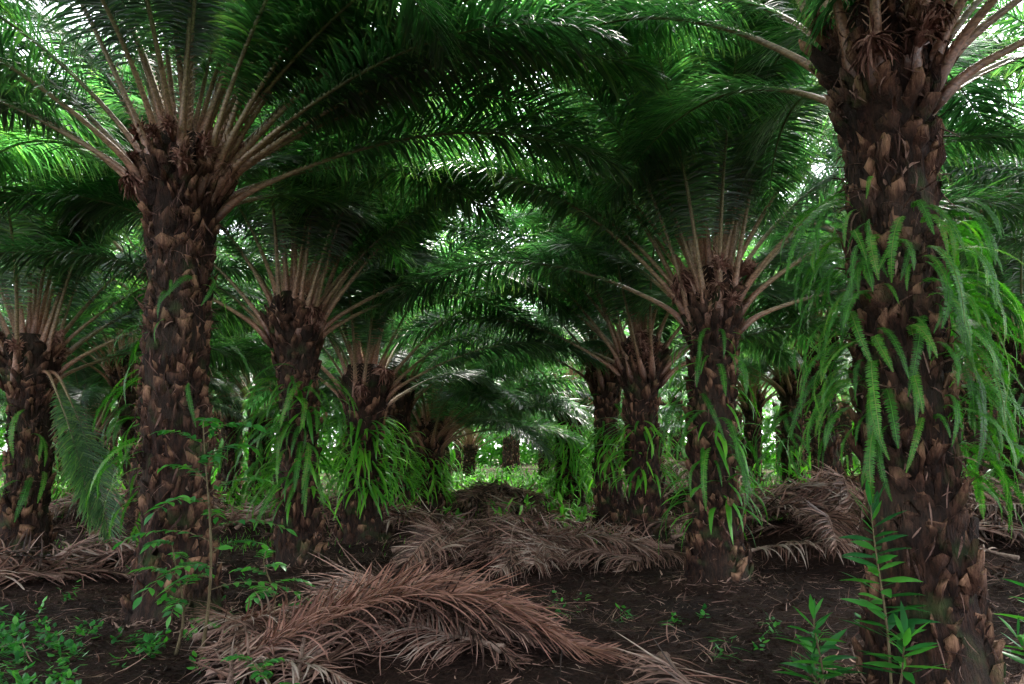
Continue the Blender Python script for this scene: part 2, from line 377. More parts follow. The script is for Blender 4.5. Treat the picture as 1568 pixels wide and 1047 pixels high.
# ------------------------------------------------------------------ trunks
def trunk_mesh(h, seed, r0=.36, lean=(0, 0), dens=30, fib=70, ns=20, rough=1.0, flare=1.25):
    rng = np.random.default_rng(seed)
    mb = MB()
    nz = max(10, int(h * 5)); z = np.linspace(-.25, h + .25, nz)
    q = np.clip(z / h, 0, 1)
    def rad(z):
        q = np.clip(z / h, 0, 1)
        return r0 * (.80 + (flare - .80) * np.exp(-(np.maximum(z, 0) / .55) ** 1.3) * .9 + .30 * np.clip((z - (h - 1.0)) / .8, 0, 1) ** 1.2 - .35 * np.clip((z - h + .05) / .3, 0, 1))
    def ctr(z):
        q = np.clip(z / h, 0, 1.2)
        return np.stack([lean[0] * q ** 1.4 + .03 * np.sin(z * 1.3 + seed), lean[1] * q ** 1.4 + .03 * np.cos(z * 1.1 + seed), z], -1)
    a = np.arange(ns) * 2 * math.pi / ns
    rr = rad(z)[:, None] * (1 + .05 * np.sin(3 * a[None, :] + z[:, None] * 3) + rng.normal(0, .025, (nz, ns)))
    c = ctr(z)
    V = np.stack([c[:, None, 0] + rr * np.cos(a), c[:, None, 1] + rr * np.sin(a), np.broadcast_to(z[:, None], rr.shape)], -1)
    i = np.arange(nz - 1)[:, None] * ns; j = np.arange(ns)[None, :]; j2 = (j + 1) % ns
    Q = np.stack([i + j, i + j2, i + ns + j2, i + ns + j], -1).reshape(-1, 4)
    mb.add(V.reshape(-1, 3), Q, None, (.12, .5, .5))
    # persistent petiole bases ("boots") in a spiral, cut off at a slant
    n = int(h * dens * 3.8)
    for k in range(n):
        zz = (k + .5) / n * (h - .05) + rng.normal(0, .03)
        top = np.clip((zz - (h - 1.1)) / 1.0, 0, 1)
        low = np.clip(1 - zz / .8, 0, 1)
        if rng.random() < .10: continue
        az = k * GA + rng.normal(0, .22)
        out = np.array([math.cos(az), math.sin(az), 0]); tg = np.array([-math.sin(az), math.cos(az), 0])
        r = float(rad(np.array(zz))); cc = ctr(np.array(zz))
        tilt = R(66 - 16 * top + rng.normal(0, 9)) 
        d = out * math.cos(tilt) + np.array([0, 0, 1]) * math.sin(tilt) + tg * rng.normal(0, .1)
        d = d / np.linalg.norm(d)
        ln = (rng.uniform(.08, .20) + rng.uniform(.0, .12) * (rng.random() < .35) + rng.uniform(.0, .12) * top) * rough * (1 - .2 * low)
        w0 = rng.choice([.04, .055, .075, .11]) * rng.uniform(.8, 1.15) * (1 + .15 * top); w1 = w0 * (rng.uniform(.5, 1.0) if rng.random() < .7 else rng.uniform(.15, .5))
        t0 = .05; t1 = rng.uniform(.014, .03)
        b = cc + out * (r - .055) - np.array([0, 0, .05])
        nrm = np.cross(tg, d)           # faces outward/down
        if nrm @ out < 0: nrm = -nrm
        pts = []
        for f, w, t in ((0, w0, t0), (.55, (w0 + w1) / 2 * rng.uniform(.85, 1.1), (t0 + t1) / 2 * 1.1), (1, w1, t1)):
            ct = b + d * ln * f + out * .015 * math.sin(f * 3)
            sk = tg * rng.normal(0, .012)
            pts += [ct + tg * w + sk, ct + nrm * t * 1.5 + sk, ct - tg * w + sk, ct - nrm * t * .6 + sk]
        pts = np.array(pts); pts[8:12] += d * rng.uniform(-.06, .06, (4, 1)) + rng.normal(0, .008, (4, 3)); pts[4:8] += rng.normal(0, .007, (4, 3))
        Q = []
        for lv in (0, 4):
            for e in range(4): Q.append((lv + e, lv + (e + 1) % 4, lv + 4 + (e + 1) % 4, lv + 4 + e))
        Q.append((8, 9, 10, 11))
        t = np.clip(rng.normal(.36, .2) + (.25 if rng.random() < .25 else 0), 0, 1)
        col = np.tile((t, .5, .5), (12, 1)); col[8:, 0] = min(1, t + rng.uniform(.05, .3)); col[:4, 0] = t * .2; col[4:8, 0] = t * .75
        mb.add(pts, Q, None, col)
    # loose fibres, curled bracts and shreds
    nfb = int(fib * h)
    az = rng.random(nfb) * 2 * math.pi; zz = h - (rng.random(nfb) ** 1.35) * (h - .15)
    out = np.stack([np.cos(az), np.sin(az), np.zeros(nfb)], 1); tg = np.stack([-np.sin(az), np.cos(az), np.zeros(nfb)], 1)
    B = ctr(zz) + out * (rad(zz) + .02)[:, None]
    D = out * rng.uniform(.1, .9, (nfb, 1)) + tg * rng.normal(0, .5, (nfb, 1)) + np.array([0, 0, 1]) * rng.normal(.1, .9, (nfb, 1))
    strips(mb, B, D, tg, rng.uniform(.05, .26, nfb), rng.uniform(.004, .03, nfb), 4, rng.uniform(.1, .9, nfb), rng, fold=.4, wig=.25, m=1, tint=np.clip(rng.normal(.25, .22, nfb), 0, 1))
    return mb

def flower_mb(seed, kind=0):
    """old inflorescence / bunch squeezed between the petiole bases: a stalk with a brush of spikelets"""
    rng = np.random.default_rng(seed); mb = MB()
    n = 90
    # core
    a = rng.random(n) * 2 * math.pi; u = rng.uniform(-.3, 1, n)
    d = np.stack([np.sqrt(1 - np.minimum(u ** 2, 1)) * np.cos(a), np.sqrt(1 - np.minimum(u ** 2, 1)) * np.sin(a), u], 1)
    P = np.array([[-.05, 0, -.22], [-.02, 0, -.1], [0, 0, 0], [0, 0, .1]]); tube(mb, P, [.03, .04, .07, .02], ns=7, col=(.3, .5, .5))
    B = d * np.array([.05, .05, .08])
    if kind == 0:
        strips(mb, B, d + np.array([0, 0, .6]), norm(np.cross(d, [0.1, .2, 1])), rng.uniform(.07, .17, n), rng.uniform(.012, .045, n), 4, rng.uniform(-.1, .5, n), rng, fold=.6, wig=.2)
    else:      # hanging brush
        strips(mb, B, d * .8 + np.array([0, 0, -.6]), norm(np.cross(d, [0.1, .2, 1])), rng.uniform(.10, .26, n), rng.uniform(.010, .03, n), 4, rng.uniform(.3, .9, n), rng, fold=.8, wig=.12)
    return mb
FLOW = [flower_mb(11, 0).mesh('flower_cluster', M['flower']), flower_mb(12, 1).mesh('flower_cluster', M['flower']), flower_mb(13, 0).mesh('flower_cluster', M['flower'])]

def add_frond(root, me_pair, loc, az, sc, tilt=0, roll=0):
    f = inst('frond', me_pair[0], root, loc, (roll, tilt, az), sc)
    inst('leaflets', me_pair[1], f)
    return f

def palm(label, x, y, h, seed, topx=None, nf=42, r0=.36, fs=1.0, group='oil palms along the rows', dens=30, fib=70, extra=(), e_lo=30, az0=0.0, flowers=7, skip=(), no_az=None):
    rng = np.random.default_rng(seed)
    z0 = g1(x, y)
    root = empty('oil_palm', (x, y, z0))
    tag(root, label, 'palm tree', group)
    lean = ((topx - x) if topx is not None else 0, rng.normal(0, .1))
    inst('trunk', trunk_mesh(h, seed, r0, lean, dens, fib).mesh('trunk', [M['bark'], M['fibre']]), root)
    cx, cy = lean[0] + .03 * math.sin(h * 1.3 + seed), lean[1]
    for i, t, e, ci in crown_plan(nf, rng, e_lo=e_lo):
        az = az0 + i * GA + rng.normal(0, .1)
        if no_az and (e < no_az[2] if len(no_az) > 2 else True) and (math.degrees(az) - no_az[0]) % 360 < no_az[1] - no_az[0]: continue
        toward = math.cos(az - math.atan2(-y, -x))      # harvested side: the low fronds over the path are cut away
        if 3 < y < 8.8 and toward > .45 and e < 30 + 34 * min(1, (toward - .45) / .4):
            if rng.random() < .42: continue
            e = 75; ci = 2 if rng.random() < .6 else 1
        if 8.8 <= y < 21 and toward > .25 and e < 40 + 36 * min(1, (toward - .25) / .4):
            if rng.random() < .42: continue
            e = 75; ci = 2 if rng.random() < .6 else 1
        v = FR[ci][rng.integers(0, len(FR[ci]))]
        r = .04 + (.27 * min(1, t * 1.6)) * (r0 / .36)
        zz = h + .10 - .80 * min(1, t * 1.15) ** 1.1 + rng.normal(0, .06)
        s = fs * rng.uniform(.92, 1.08) * (.82 if t < .08 else 1)
        add_frond(root, v, (cx + r * math.cos(az), cy + r * math.sin(az), zz), az, s, tilt=R(rng.normal(0, 3)), roll=R(rng.normal(0, 9)))
    for (az, e, s) in extra:     # fronds seen plainly in the photograph: direction, rise, size
        ci = min(range(len(CLS)), key=lambda k: abs(CLS[k][0] - e))
        add_frond(root, FR[ci][rng.integers(0, len(FR[ci]))], (cx + .32 * math.cos(az), cy + .32 * math.sin(az), h - (.6 if e > 40 else .4)), az, s * fs)
    for k in range(flowers):
        az = rng.random() * 6.28; zz = h - rng.uniform(-.22, .35)
        r = (.42 + .06 * rng.random()) * r0 / .36
        inst('flower_cluster', FLOW[k % 3], root, (cx + r * math.cos(az), cy + r * math.sin(az), zz), (0, R(40), az), rng.uniform(.6, 1.1))
    return root

# the palms, at measured places
PX = []
def P_(label, x, y, h, seed, **k): PX.append((x, y)); return palm(label, x, y, h, seed, **k)
P_('tall oil palm with thick dark trunk beside the leafy sapling, left of the dirt clearing', -3.62, 8.78, 5.05, 1, topx=-3.81, nf=48, r0=.40, dens=34, fib=160, flowers=12,
   extra=((R(-22), 60, 1.05), (R(5), 51, 1.1), (R(-35), 68, 1.05), (R(-8), 60, 1.1), (R(18), 60, 1.05), (R(-15), 75, 1.1), (R(0), 42, 1.08), (R(9), 51, 1.15), (R(-12), 42, 1.0), (R(-5), 51, 1.18)))
P_('huge rugged oil palm at the right front, trunk shaggy with hanging ferns', 3.08, 6.21, 5.15, 2, topx=3.06, nf=48, r0=.39, dens=36, fib=170, flowers=14, no_az=(135, 225, 66),
   extra=((R(205), 75, 1.1), (R(140), 75, 1.15), (R(105), 75, 1.15)))
P_('oil palm with pinkish crown base right of centre, black trunk base beside the dirt path', 2.76, 11.02, 4.0, 3, topx=2.85, nf=46, r0=.36, fib=100, flowers=12,
   extra=((R(178), 51, 1.05), (R(160), 68, 1.15), (R(50), 68, 1.1), (R(100), 75, 1.2)))
P_('oil palm just right of the tallest left palm, dark trunk draped in green ferns', -3.25, 12.55, 3.9, 4, topx=-3.5, nf=38, r0=.34, fib=90, flowers=8, extra=((R(0), 60, 1.1), (R(15), 68, 1.15), (R(30), 75, 1.3)))
P_('stout oil palm with bright strap ferns spilling from its middle, behind the centre left', -2.92, 15.8, 3.15, 5, nf=38, r0=.40, fib=70, flowers=8)
P_('thin oil palm hidden behind the fern covered stout one on the left row', -2.95, 20.4, 3.4, 6, nf=28, r0=.36, fib=40)
P_('short oil palm with splayed pale petioles at the end of the left row', -2.34, 23.2, 2.5, 7, nf=30, r0=.40, fib=40, e_lo=20, extra=((R(-10), 42, 1.1), (R(-30), 31, 1.0), (R(8), 31, 1.0), (R(-50), 15, .9)))
P_('oil palm with mottled tan and brown trunk, left of the black trunk', 2.52, 15.47, 3.65, 8, nf=38, r0=.36, fib=80, flowers=8, extra=((R(180), 60, 1.1), (R(170), 75, 1.4)))
P_('slimmer oil palm standing close behind the mottled trunk, to its left', 2.32, 19.18, 3.9, 9, topx=2.23, nf=32, r0=.33, fib=50)
P_('oil palm with bright strap ferns at the far end of the right row', 1.86, 26.0, 3.7, 10, nf=28, r0=.45, fib=30, extra=((R(185), 31, 1.0), (R(205), 15, .95), (R(170), 42, 1.0)))
P_('oil palm at the left edge with a dark frond hanging to the ground', -7.79, 13.05, 3.35, 11, topx=-7.98, nf=40, r0=.36, fib=80, flowers=8,
   extra=((R(-30), -52, .56), (R(-18), -52, .62)))
P_('fern covered oil palm seen partly behind the tallest left trunk', -10.0, 21.7, 4.2, 12, topx=-10.5, nf=36, r0=.40, fib=40)
P_('low oil palm with fanned bare petioles between the two left palms', -12.6, 23.6, 2.5, 13, nf=36, r0=.36, fib=30)
P_('far oil palm left of the fern draped trunk, pale petioles in a sunlit gap', -8.0, 25.5, 3.5, 14, nf=36, r0=.36, fib=30)
P_('far oil palm glimpsed right of the black trunk above green ferns', 9.6, 27.5, 4.4, 15, nf=38, r0=.40, fib=30)
P_('farther smaller oil palm just left of the one behind the green ferns', 9.3, 31.0, 4.1, 16, nf=34, r0=.36, fib=20)
P_('oil palm at the right edge with a pinkish crown behind the hanging ferns', 11.2, 17.6, 4.2, 17, nf=42, r0=.40, fib=40, flowers=8)
P_('far oil palm beside the tallest left trunk, only brown petioles visible', -10.6, 30.5, 4.3, 18, nf=34, r0=.36, fib=20)
P_('distant slender oil palm trunk behind the dead frond heap in the centre', -2.7, 28.5, 3.2, 19, nf=22, r0=.30, fib=20, extra=((R(-5), 31, 1.0), (R(-25), 42, 1.0)))
P_('oil palm beyond the left edge, only its arching fronds hang into the picture', -10.2, 8.2, 5.0, 20, nf=36, r0=.4, fib=20, extra=((R(0), 51, 1.1), (R(15), 42, 1.1)))
P_('oil palm beyond the right edge, bluish fronds drooping behind the shaggy trunk', 9.0, 9.6, 4.6, 21, nf=44, r0=.4, fib=20)
P_('oil palm behind the photographer, only frond tips darken the top of the picture', -0.8, -1.6, 5.4, 22, nf=40, r0=.4, fib=10,
   extra=((R(80), 66, 1.15), (R(95), 74, 1.2), (R(65), 74, 1.1)))
P_('oil palm just outside the left edge nearest the viewer, its frond tips cross the top', -3.9, 4.3, 5.3, 26, nf=50, r0=.4, fib=10, no_az=(62, 190), extra=((R(5), 75, 1.05), (R(25), 68, 1.0), (R(-15), 68, 1.05)))
P_('oil palm behind the shaggy right one, its fronds reach over the viewer', 3.4, 1.2, 5.2, 27, nf=44, r0=.4, fib=10)
P_('oil palm right behind the shaggy right trunk, hidden but for its crown', 7.6, 15.3, 5.5, 28, nf=42, fs=1.2, r0=.36, fib=20)
P_('oil palm hidden beyond the tall left palm, only its upper fronds in view', -7.9, 17.5, 5.5, 23, nf=42, r0=.38, fib=20)
P_('oil palm hidden behind the shaggy right trunk, fronds showing either side', 8.0, 20.5, 4.8, 24, nf=42, r0=.38, fib=20)

# far palms: trunk and crown only, three crowns shared
def far_crown(seed, nf=28):
    rng = np.random.default_rng(seed); mb = MB()
    pool = []
    for ci, (e0, bend, nv) in enumerate(CLS):
        pool.append(frond_parts(500 + seed * 10 + ci, e0, bend, nl=84, K=4, wl=.05, side=rng.normal(0, .2)))
    for i, t, e, ci in crown_plan(nf, rng):
        az = i * GA
        Mx = Matrix.Translation((.2 * math.cos(az) * t, .2 * math.sin(az) * t, .18 - .6 * t)) @ Matrix.Rotation(az, 4, 'Z') @ Matrix.Rotation(R(rng.normal(0, 8)), 4, 'X')
        ra, lf = pool[ci]
        dc = float(rng.normal(0, .12))
        mb.merge(ra, Mx)
        b2 = MB(); b2.merge(lf, Mx, dc); b2.qm = [np.full(len(q), 1) for q in b2.qm]
        mb.merge(b2, Matrix.Identity(4))
    return mb.mesh('crown', [M['petiole'], M['leaflet']])
CR = [far_crown(k) for k in (1, 2, 3)]
TR = [trunk_mesh(4.2, 60 + k, .38, (0.05 * k, 0), 22, 12, ns=12).mesh('trunk', [M['bark'], M['fibre']]) for k in range(2)]
rf = random.Random(5)
def far_palm(x, y, label, grp, s=None):
    s = s or rf.uniform(.9, 1.6)
    root = empty('oil_palm', (x, y, g1(x, y)), rf.uniform(0, 6.28)); tag(root, label, 'palm tree', grp)
    k = rf.randrange(2)
    inst('trunk', TR[k], root, (0, 0, 0), (0, 0, 0), (1, 1, s))
    inst('crown', rf.choice(CR), root, (.05 * k, 0, 4.2 * s), (0, 0, rf.uniform(0, 6.28)), rf.uniform(.92, 1.1))
nfar = 0
for r_ in range(0, 9):
    y = 31 + r_ * 6.6
    half = .72 * y + 6
    nx = int(half / 8.6)
    for c_ in range(-nx, nx + 1):
        x = c_ * 8.6 + (4.3 if r_ % 2 else 0) + rf.uniform(-.8, .8) - .3
        yy = y + rf.uniform(-.8, .8)
        if any((x - a) ** 2 + (yy - b) ** 2 < 9 for a, b in PX): continue
        if abs(x) < 3.4 and y < 46: x = (3.9 + .3 * rf.random()) * (1 if x > 0 else -1)
        far_palm(x, yy, 'distant oil palm lost among overlapping fronds deep in the plantation', 'distant oil palms deep in the plantation'); nfar += 1
for (x, y) in ((-16.5, 15.5), (-15.5, 30), (17, 24), (15.5, 12.5), (-20, 24), (19, 32)):
    far_palm(x, y, 'distant oil palm lost among overlapping fronds deep in the plantation', 'distant oil palms deep in the plantation')

for (x, y, q, lab) in ((-3.3, 26.5, .50, 'low young palm whose pale fronds arch into the far end of the row, left'), (3.4, 30.5, .48, 'low young palm whose fronds arch into the far end of the row, right'),
                  (-3.2, 34, .62, 'low palm farther down the left row with fronds over the aisle'), (2.9, 37, .60, 'low palm farther down the right row with fronds over the aisle'),
                  (-2.4, 45, .5, 'far low palm closing the left of the aisle behind the last heap'), (1.9, 48, .55, 'far low palm closing the right of the aisle behind the last heap')):
    far_palm(x, y, lab, 'low palms at the end of the aisle', q)

# ------------------------------------------------------------------ ferns on the trunks
def fern_frond(seed, L=1.1, n=46, e0=40, bend=125, pl=.085, K=3):
    rng = np.random.default_rng(seed); mb = MB()
    N = 16; s = np.linspace(0, 1, N); e = np.maximum(R(e0) - R(bend) * s ** .6, R(-89)); az = rng.normal(0, .4) * s
    d = np.stack([np.cos(e) * np.cos(az), np.cos(e) * np.sin(az), np.sin(e)], 1)
    P = np.concatenate([[[0, 0, 0]], np.cumsum(d[:-1] * L / (N - 1), 0)])
    # keep one side vector, so that the blade does not flip while it turns down
    S = np.stack([-np.sin(az), np.cos(az), np.zeros(N)], 1); T = norm(np.gradient(P, axis=0))
    tube(mb, P, .004, ns=4, col=(.9, .5, .5), up=(.3, 0, 1))
    ss = np.linspace(.06, .99, n)
    for sg in (-1, 1):
        B = np.stack([np.interp(ss, s, P[:, k]) for k in range(3)], 1)
        Ti = norm(np.stack([np.interp(ss, s, T[:, k]) for k in range(3)], 1)); Si = norm(np.stack([np.interp(ss, s, S[:, k]) for k in range(3)], 1))
        l = pl * np.interp(ss, [0, .15, .5, .85, 1], [.4, .9, 1, .6, .15]) * rng.uniform(.9, 1.1, n)
        D = Si * sg + Ti * .18 + rng.normal(0, .06, (n, 3))
        strips(mb, B, D, Ti, l, L / n * .80, K, .12, rng, fold=.12, wig=.04, prof=np.interp(np.linspace(0, 1, K), [0, .5, 1], [.85, .95, .2]), tint=np.clip(rng.normal(.45, .12, n), 0, 1))
    return mb
FERNMB = [fern_frond(30 + k, L=.95 + .16 * (k % 4), n=56, pl=.068, e0=[55, 20, 0, 40, 10, 30][k], bend=[150, 120, 100, 140, 115, 128][k]) for k in range(6)]
FERN = [f.mesh('fern_frond', M['fern']) for f in FERNMB]

def fern_clump(label, x, y, zlo, zhi, n, r, az_c, az_w, seed, scale=1.0, group='sword ferns growing on the palm trunks', top=(0, 0), zpow=1.0, tilt=0):
    """sword ferns rooted in the crevices of one trunk"""
    rng = np.random.default_rng(seed); z0 = g1(x, y)
    root = empty('trunk_fern', (x, y, z0 + zlo)); tag(root, label, 'fern', group)
    for k in range(n):
        az = az_c + rng.uniform(-az_w, az_w); zz = (zhi - zlo) * rng.random() ** zpow
        q = (zz + zlo) / 4.5
        inst('fern_frond', FERN[rng.integers(0, 6)], root, (r * math.cos(az) + top[0] * q, r * math.sin(az) + top[1] * q, zz),
             (R(rng.normal(0, 14)), R(rng.normal(tilt, 10)), az + rng.normal(0, .35)), scale * np.array([1, 1, 1]) * rng.uniform(.5, 1.25))
    return root

FERN_X = [
 ('mass of bluish green sword ferns cascading down the front of the shaggy right trunk', 3.08, 6.21, 1.9, 3.5, 70, .42, R(-68), R(52), 1, .56),
 ('dark green sword fern curtain hanging off the left side of the shaggy right trunk', 3.08, 6.21, 1.8, 3.8, 110, .42, R(186), R(42), 2, .56),
 ('light green sword ferns hanging off the right side of the shaggy right trunk', 3.08, 6.21, 1.4, 3.6, 110, .42, R(-10), R(48), 3, .60),
 ('small sword ferns sprouting halfway up the tallest left trunk', -3.62, 8.78, 2.0, 3.6, 9, .34, R(-70), R(60), 4, .55),
 ('sword ferns hanging behind and left of the tallest left trunk', -3.62, 8.78, 1.0, 3.2, 26, .36, R(185), R(40), 5, .7),
 ('sword ferns drooping down the black trunk right of centre', 2.76, 11.02, .9, 3.3, 50, .32, R(-90), R(120), 6, .7),
 ('thick green ferns wrapping the trunk just right of the tallest left palm', -3.25, 12.55, 1.1, 2.9, 75, .32, R(-90), R(120), 7, .75),
 ('ferns on the trunk at the left edge of the picture', -7.79, 13.05, .9, 2.4, 26, .32, R(-80), R(110), 8, .8),
 ('sword ferns on the half hidden palm behind the tallest left trunk', -10.0, 21.7, 1.0, 3.2, 40, .36, R(-70), R(120), 9, 1.1),
 ('sword ferns covering the far palm right of the black trunk', 9.6, 27.5, .9, 3.4, 46, .40, R(-100), R(120), 10, 1.4),
 ('sword ferns covering the farther small palm right of the black trunk', 9.3, 31.0, .9, 3.2, 30, .40, R(-100), R(120), 11, 1.4),
 ('ferns on the trunk of the palm at the right edge', 11.2, 17.6, 1.0, 3.4, 34, .40, R(-110), R(120), 12, 1.2),
 ('ferns on the low palm between the two left palms', -12.6, 23.6, .7, 1.9, 26, .36, R(-80), R(120), 13, 1.1),
 ('ferns covering the far palm left of the fern draped trunk', -8.0, 25.5, .7, 2.9, 40, .36, R(-80), R(120), 14, 1.3),
 ('ferns on the slender trunk behind the mottled trunk', 2.32, 19.18, 1.0, 3.2, 22, .30, R(-90), R(120), 15, .8),
]
for a in FERN_X: fern_clump(*a)

def strap_mb(seed, n=90, L=.75, spread=1.0, zr=.9, r=.34, azc=0, azw=math.pi):
    rng = np.random.default_rng(seed); mb = MB()
    az = azc + rng.uniform(-azw, azw, n); z = rng.random(n) * zr
    out = np.stack([np.cos(az), np.sin(az), np.zeros(n)], 1); tg = np.stack([-np.sin(az), np.cos(az), np.zeros(n)], 1)
    B = out * r + np.array([0, 0, 1]) * z[:, None]
    D = out * rng.uniform(.5, 1.1, (n, 1)) * spread + np.array([0, 0, 1]) * rng.uniform(-.6, .5, (n, 1)) + tg * rng.normal(0, .4, (n, 1))
    strips(mb, B, D, tg, L * rng.uniform(.6, 1.2, n), rng.uniform(.035, .075, n), 7, rng.uniform(.7, 1.3, n), rng, fold=.2, wig=.1)
    return mb
STRAP_X = [
 ('bright green strap fern spilling from the stout palm behind the centre left', -2.92, 15.8, .95, 110, .85, 1.45, .36),
 ('bright strap fern on the thin palm behind the stout fern covered one', -2.95, 20.4, .8, 80, .8, 1.5, .34),
 ('strap fern on the short palm ending the left row', -2.34, 23.2, .6, 80, .7, 1.1, .38),
 ('bright lime strap fern skirting the far palm ending the right row', 1.86, 26.0, .9, 170, 1.0, 1.9, .45),
 ('strap fern draped on the slim palm behind the mottled trunk', 2.32, 19.18, 1.1, 60, .8, 1.4, .30),
 ('strap fern drooping on the right side of the mottled tan trunk', 2.52, 15.47, 1.1, 46, .75, 1.2, .32),
 ('strap fern blades low on the black trunk right of centre', 2.76, 11.02, .7, 26, .6, 2.2, .31),
 ('strap fern among the sword ferns on the trunk right of the tallest left palm', -3.25, 12.55, .9, 36, .6, 1.6, .30),
]
for k, (lab, x, y, z, n, L, zr, r) in enumerate(STRAP_X):
    o = inst('strap_fern', strap_mb(70 + k, int(n * 2.6), L, 1.0, zr, r - .05).mesh('strap_fern', M['strap']), None, (x, y, g1(x, y) + z))
    tag(o, lab, 'fern', 'strap ferns growing on the palm trunks')
# ferns on the far palms: one shared mesh each
FM = MB()
rr_ = np.random.default_rng(3)
for k in range(26):
    az = k * GA
    FM.merge(FERNMB[k % 6], Matrix.Translation((.36 * math.cos(az), .36 * math.sin(az), 1.9 * float(rr_.random()))) @ Matrix.Rotation(az, 4, 'Z') @ Matrix.Scale(1.3, 4))
fm = FM.mesh('trunk_fern', M['fern'])
for o in [q for q in C.objects if q.get('group') == 'distant oil palms deep in the plantation']:
    if o.location.y < 52 and rf.random() < .9:
        f = inst('trunk_fern', fm, None, (o.location.x, o.location.y, o.location.z + .8), (0, 0, rf.uniform(0, 6)), rf.uniform(.9, 1.3))
        tag(f, 'distant fern clump on a trunk deep in the plantation', 'fern', 'distant ferns on trunks')

# ------------------------------------------------------------------ fallen fronds
def dead_frond(x, y, az, L, lift, seed, arch=.15, Lm=.7, wl=.03, nl=78, curve=0.0, mats=('dead_rachis', 'dead_leaflet'), beta=(-10, 25), drop=.42, thick=.8, wig=.11, s0=.10, ang=(70, 30), K=6, sides=(1, 1), stiff=None):
    """a fallen frond lying over the ground from (x, y): the rachis follows the terrain, the leaflets rest on it"""
    rng = np.random.default_rng(seed)
    n = 34; s = np.linspace(0, 1, n); a = az + curve * s
    xy = np.concatenate([[[0, 0]], np.cumsum(np.stack([np.cos(a), np.sin(a)], 1)[:-1] * L / (n - 1), 0)])
    gx = gnd(x + xy[:, 0], y + xy[:, 1])
    k = np.ones(7) / 7
    gs = np.convolve(np.pad(gx, 3, mode='edge'), k, mode='valid')
    lf_ = lift(s) if callable(lift) else lift * np.ones(n)
    z = np.maximum(gs, gx) + lf_ + arch * np.sin(s * math.pi)
    P = np.concatenate([xy, z[:, None]], 1); o = np.array([0, 0, z[0]]); 
    ra = MB(); w = np.interp(s, [0, .04, .2, 1], [.075, .045, .026, .005]) * thick
    Pl = P - o
    tube(ra, Pl, w, w * .7, col=np.stack([np.full(n, rng.uniform(.3, .8)), s, s], 1), section=SEC)
    T, S, U = frames(Pl)
    lf = MB()
    fl = lambda X, Y: gnd(X + x, Y + y) - z[0] + .012
    for sg, on in ((-1, sides[0]), (1, sides[1])):
        if not on: continue
        m = nl; ss = np.linspace(s0, .995, m)
        keep = rng.random(m) > .07; ss = ss[keep]; m = len(ss)
        B = np.stack([np.interp(ss, s, Pl[:, q]) for q in range(3)], 1)
        Ti = norm(np.stack([np.interp(ss, s, T[:, q]) for q in range(3)], 1)); Si = norm(np.stack([np.interp(ss, s, S[:, q]) for q in range(3)], 1)); Ui = np.cross(Si, Ti)
        an = np.interp(ss, [0, 1], [R(ang[0]), R(ang[1])]) + rng.normal(0, R(5), m)
        be = R(beta[0] if sg < 0 else beta[1]) + rng.normal(0, R(9), m)
        if stiff is not None and sg == stiff[0]: be = R(stiff[1]) + rng.normal(0, R(6), m)
        D = np.cos(an)[:, None] * Ti + np.sin(an)[:, None] * (Si * sg * np.cos(be)[:, None] + Ui * np.sin(be)[:, None])
        l = Lm * np.interp(ss, [0, .15, .4, .8, 1], [.4, .8, 1, .7, .35]) * rng.uniform(.7, 1.1, m)
        if stiff is not None and sg == stiff[0]: l = l * .50
        g = drop * rng.uniform(.3, 1.6, m)
        if stiff is not None and sg == stiff[0]: g = g * .25
        strips(lf, B, D, Ti, l, wl * rng.uniform(.7, 1.2, m), K, g, rng, fold=.45, wig=wig, floor=fl, s=ss)
    root = inst('dead_frond', ra.mesh('dead_frond', M[mats[0]]), None, (x, y, z[0]))
    inst('leaflets', lf.mesh('leaflets', M[mats[1]]), root)
    return root

# the rust coloured one in front: rises from the lower left, arches over the heap and falls to the right
o = dead_frond(-2.3, 6.55, R(20), 3.15, lambda s: .03 + .32 * np.sin(np.clip(s * 1.12, 0, 1) * math.pi), 901, arch=.08, Lm=.95, wl=.018, nl=190, curve=-.42,
               mats=('rust_rachis', 'fresh_dead_leaflet'), drop=.40, wig=.06, thick=1.05, s0=.06, ang=(58, 30), stiff=(-1, 50), K=8)
tag(o, 'rust orange dead frond arching over the front heap, its leaflets standing like a comb', 'dead frond')
HG = 'dead fronds heaped on the ground'
def heap(hx, hy, rx, ry, n, seed, label, L=(2.2, 4.0), az_c=None, az_w=math.pi, lift=(.0, .3), **kw):
    rng = np.random.default_rng(seed)
    for k in range(n):
        a = (az_c if az_c is not None else 0) + rng.uniform(-az_w, az_w)
        l = rng.uniform(*L)
        px = hx + rng.normal(0, rx * .55); py = hy + rng.normal(0, ry * .55)
        o = dead_frond(px - math.cos(a) * l * .45, py - math.sin(a) * l * .45, a, l, rng.uniform(*lift), seed * 100 + k, arch=rng.uniform(.0, .25), curve=rng.normal(0, .4), **kw)
        tag(o, label, 'dead frond', HG + ': ' + label[:40])
heap(-1.0, 7.35, .9, .5, 10, 31, 'dry brown dead frond tangled in the front heap under the rust coloured one', L=(1.6, 2.5), lift=(0, .16), wl=.015, nl=120, Lm=.62)
heap(0.0, 12.5, 1.5, .6, 17, 32, 'greyish brown dead frond in the wide heap in the middle of the row', L=(1.5, 2.7), lift=(0, .34), wl=.018, nl=105)
heap(-.2, 24.3, 1.5, 1.4, 12, 33, 'pale pinkish dead frond in the far heap between the two palm rows', L=(2., 3.2), lift=(0, .4), wl=.045, nl=56, Lm=.9)
heap(5.6, 14.0, 2.1, 1.2, 22, 34, 'pinkish dead frond in the heap right of the black trunk', lift=(0, .5), wl=.034)
heap(9.6, 15.5, 2.2, 1.4, 18, 35, 'dead frond in the heap far right behind the shaggy trunk', lift=(0, .6), wl=.038, nl=60)
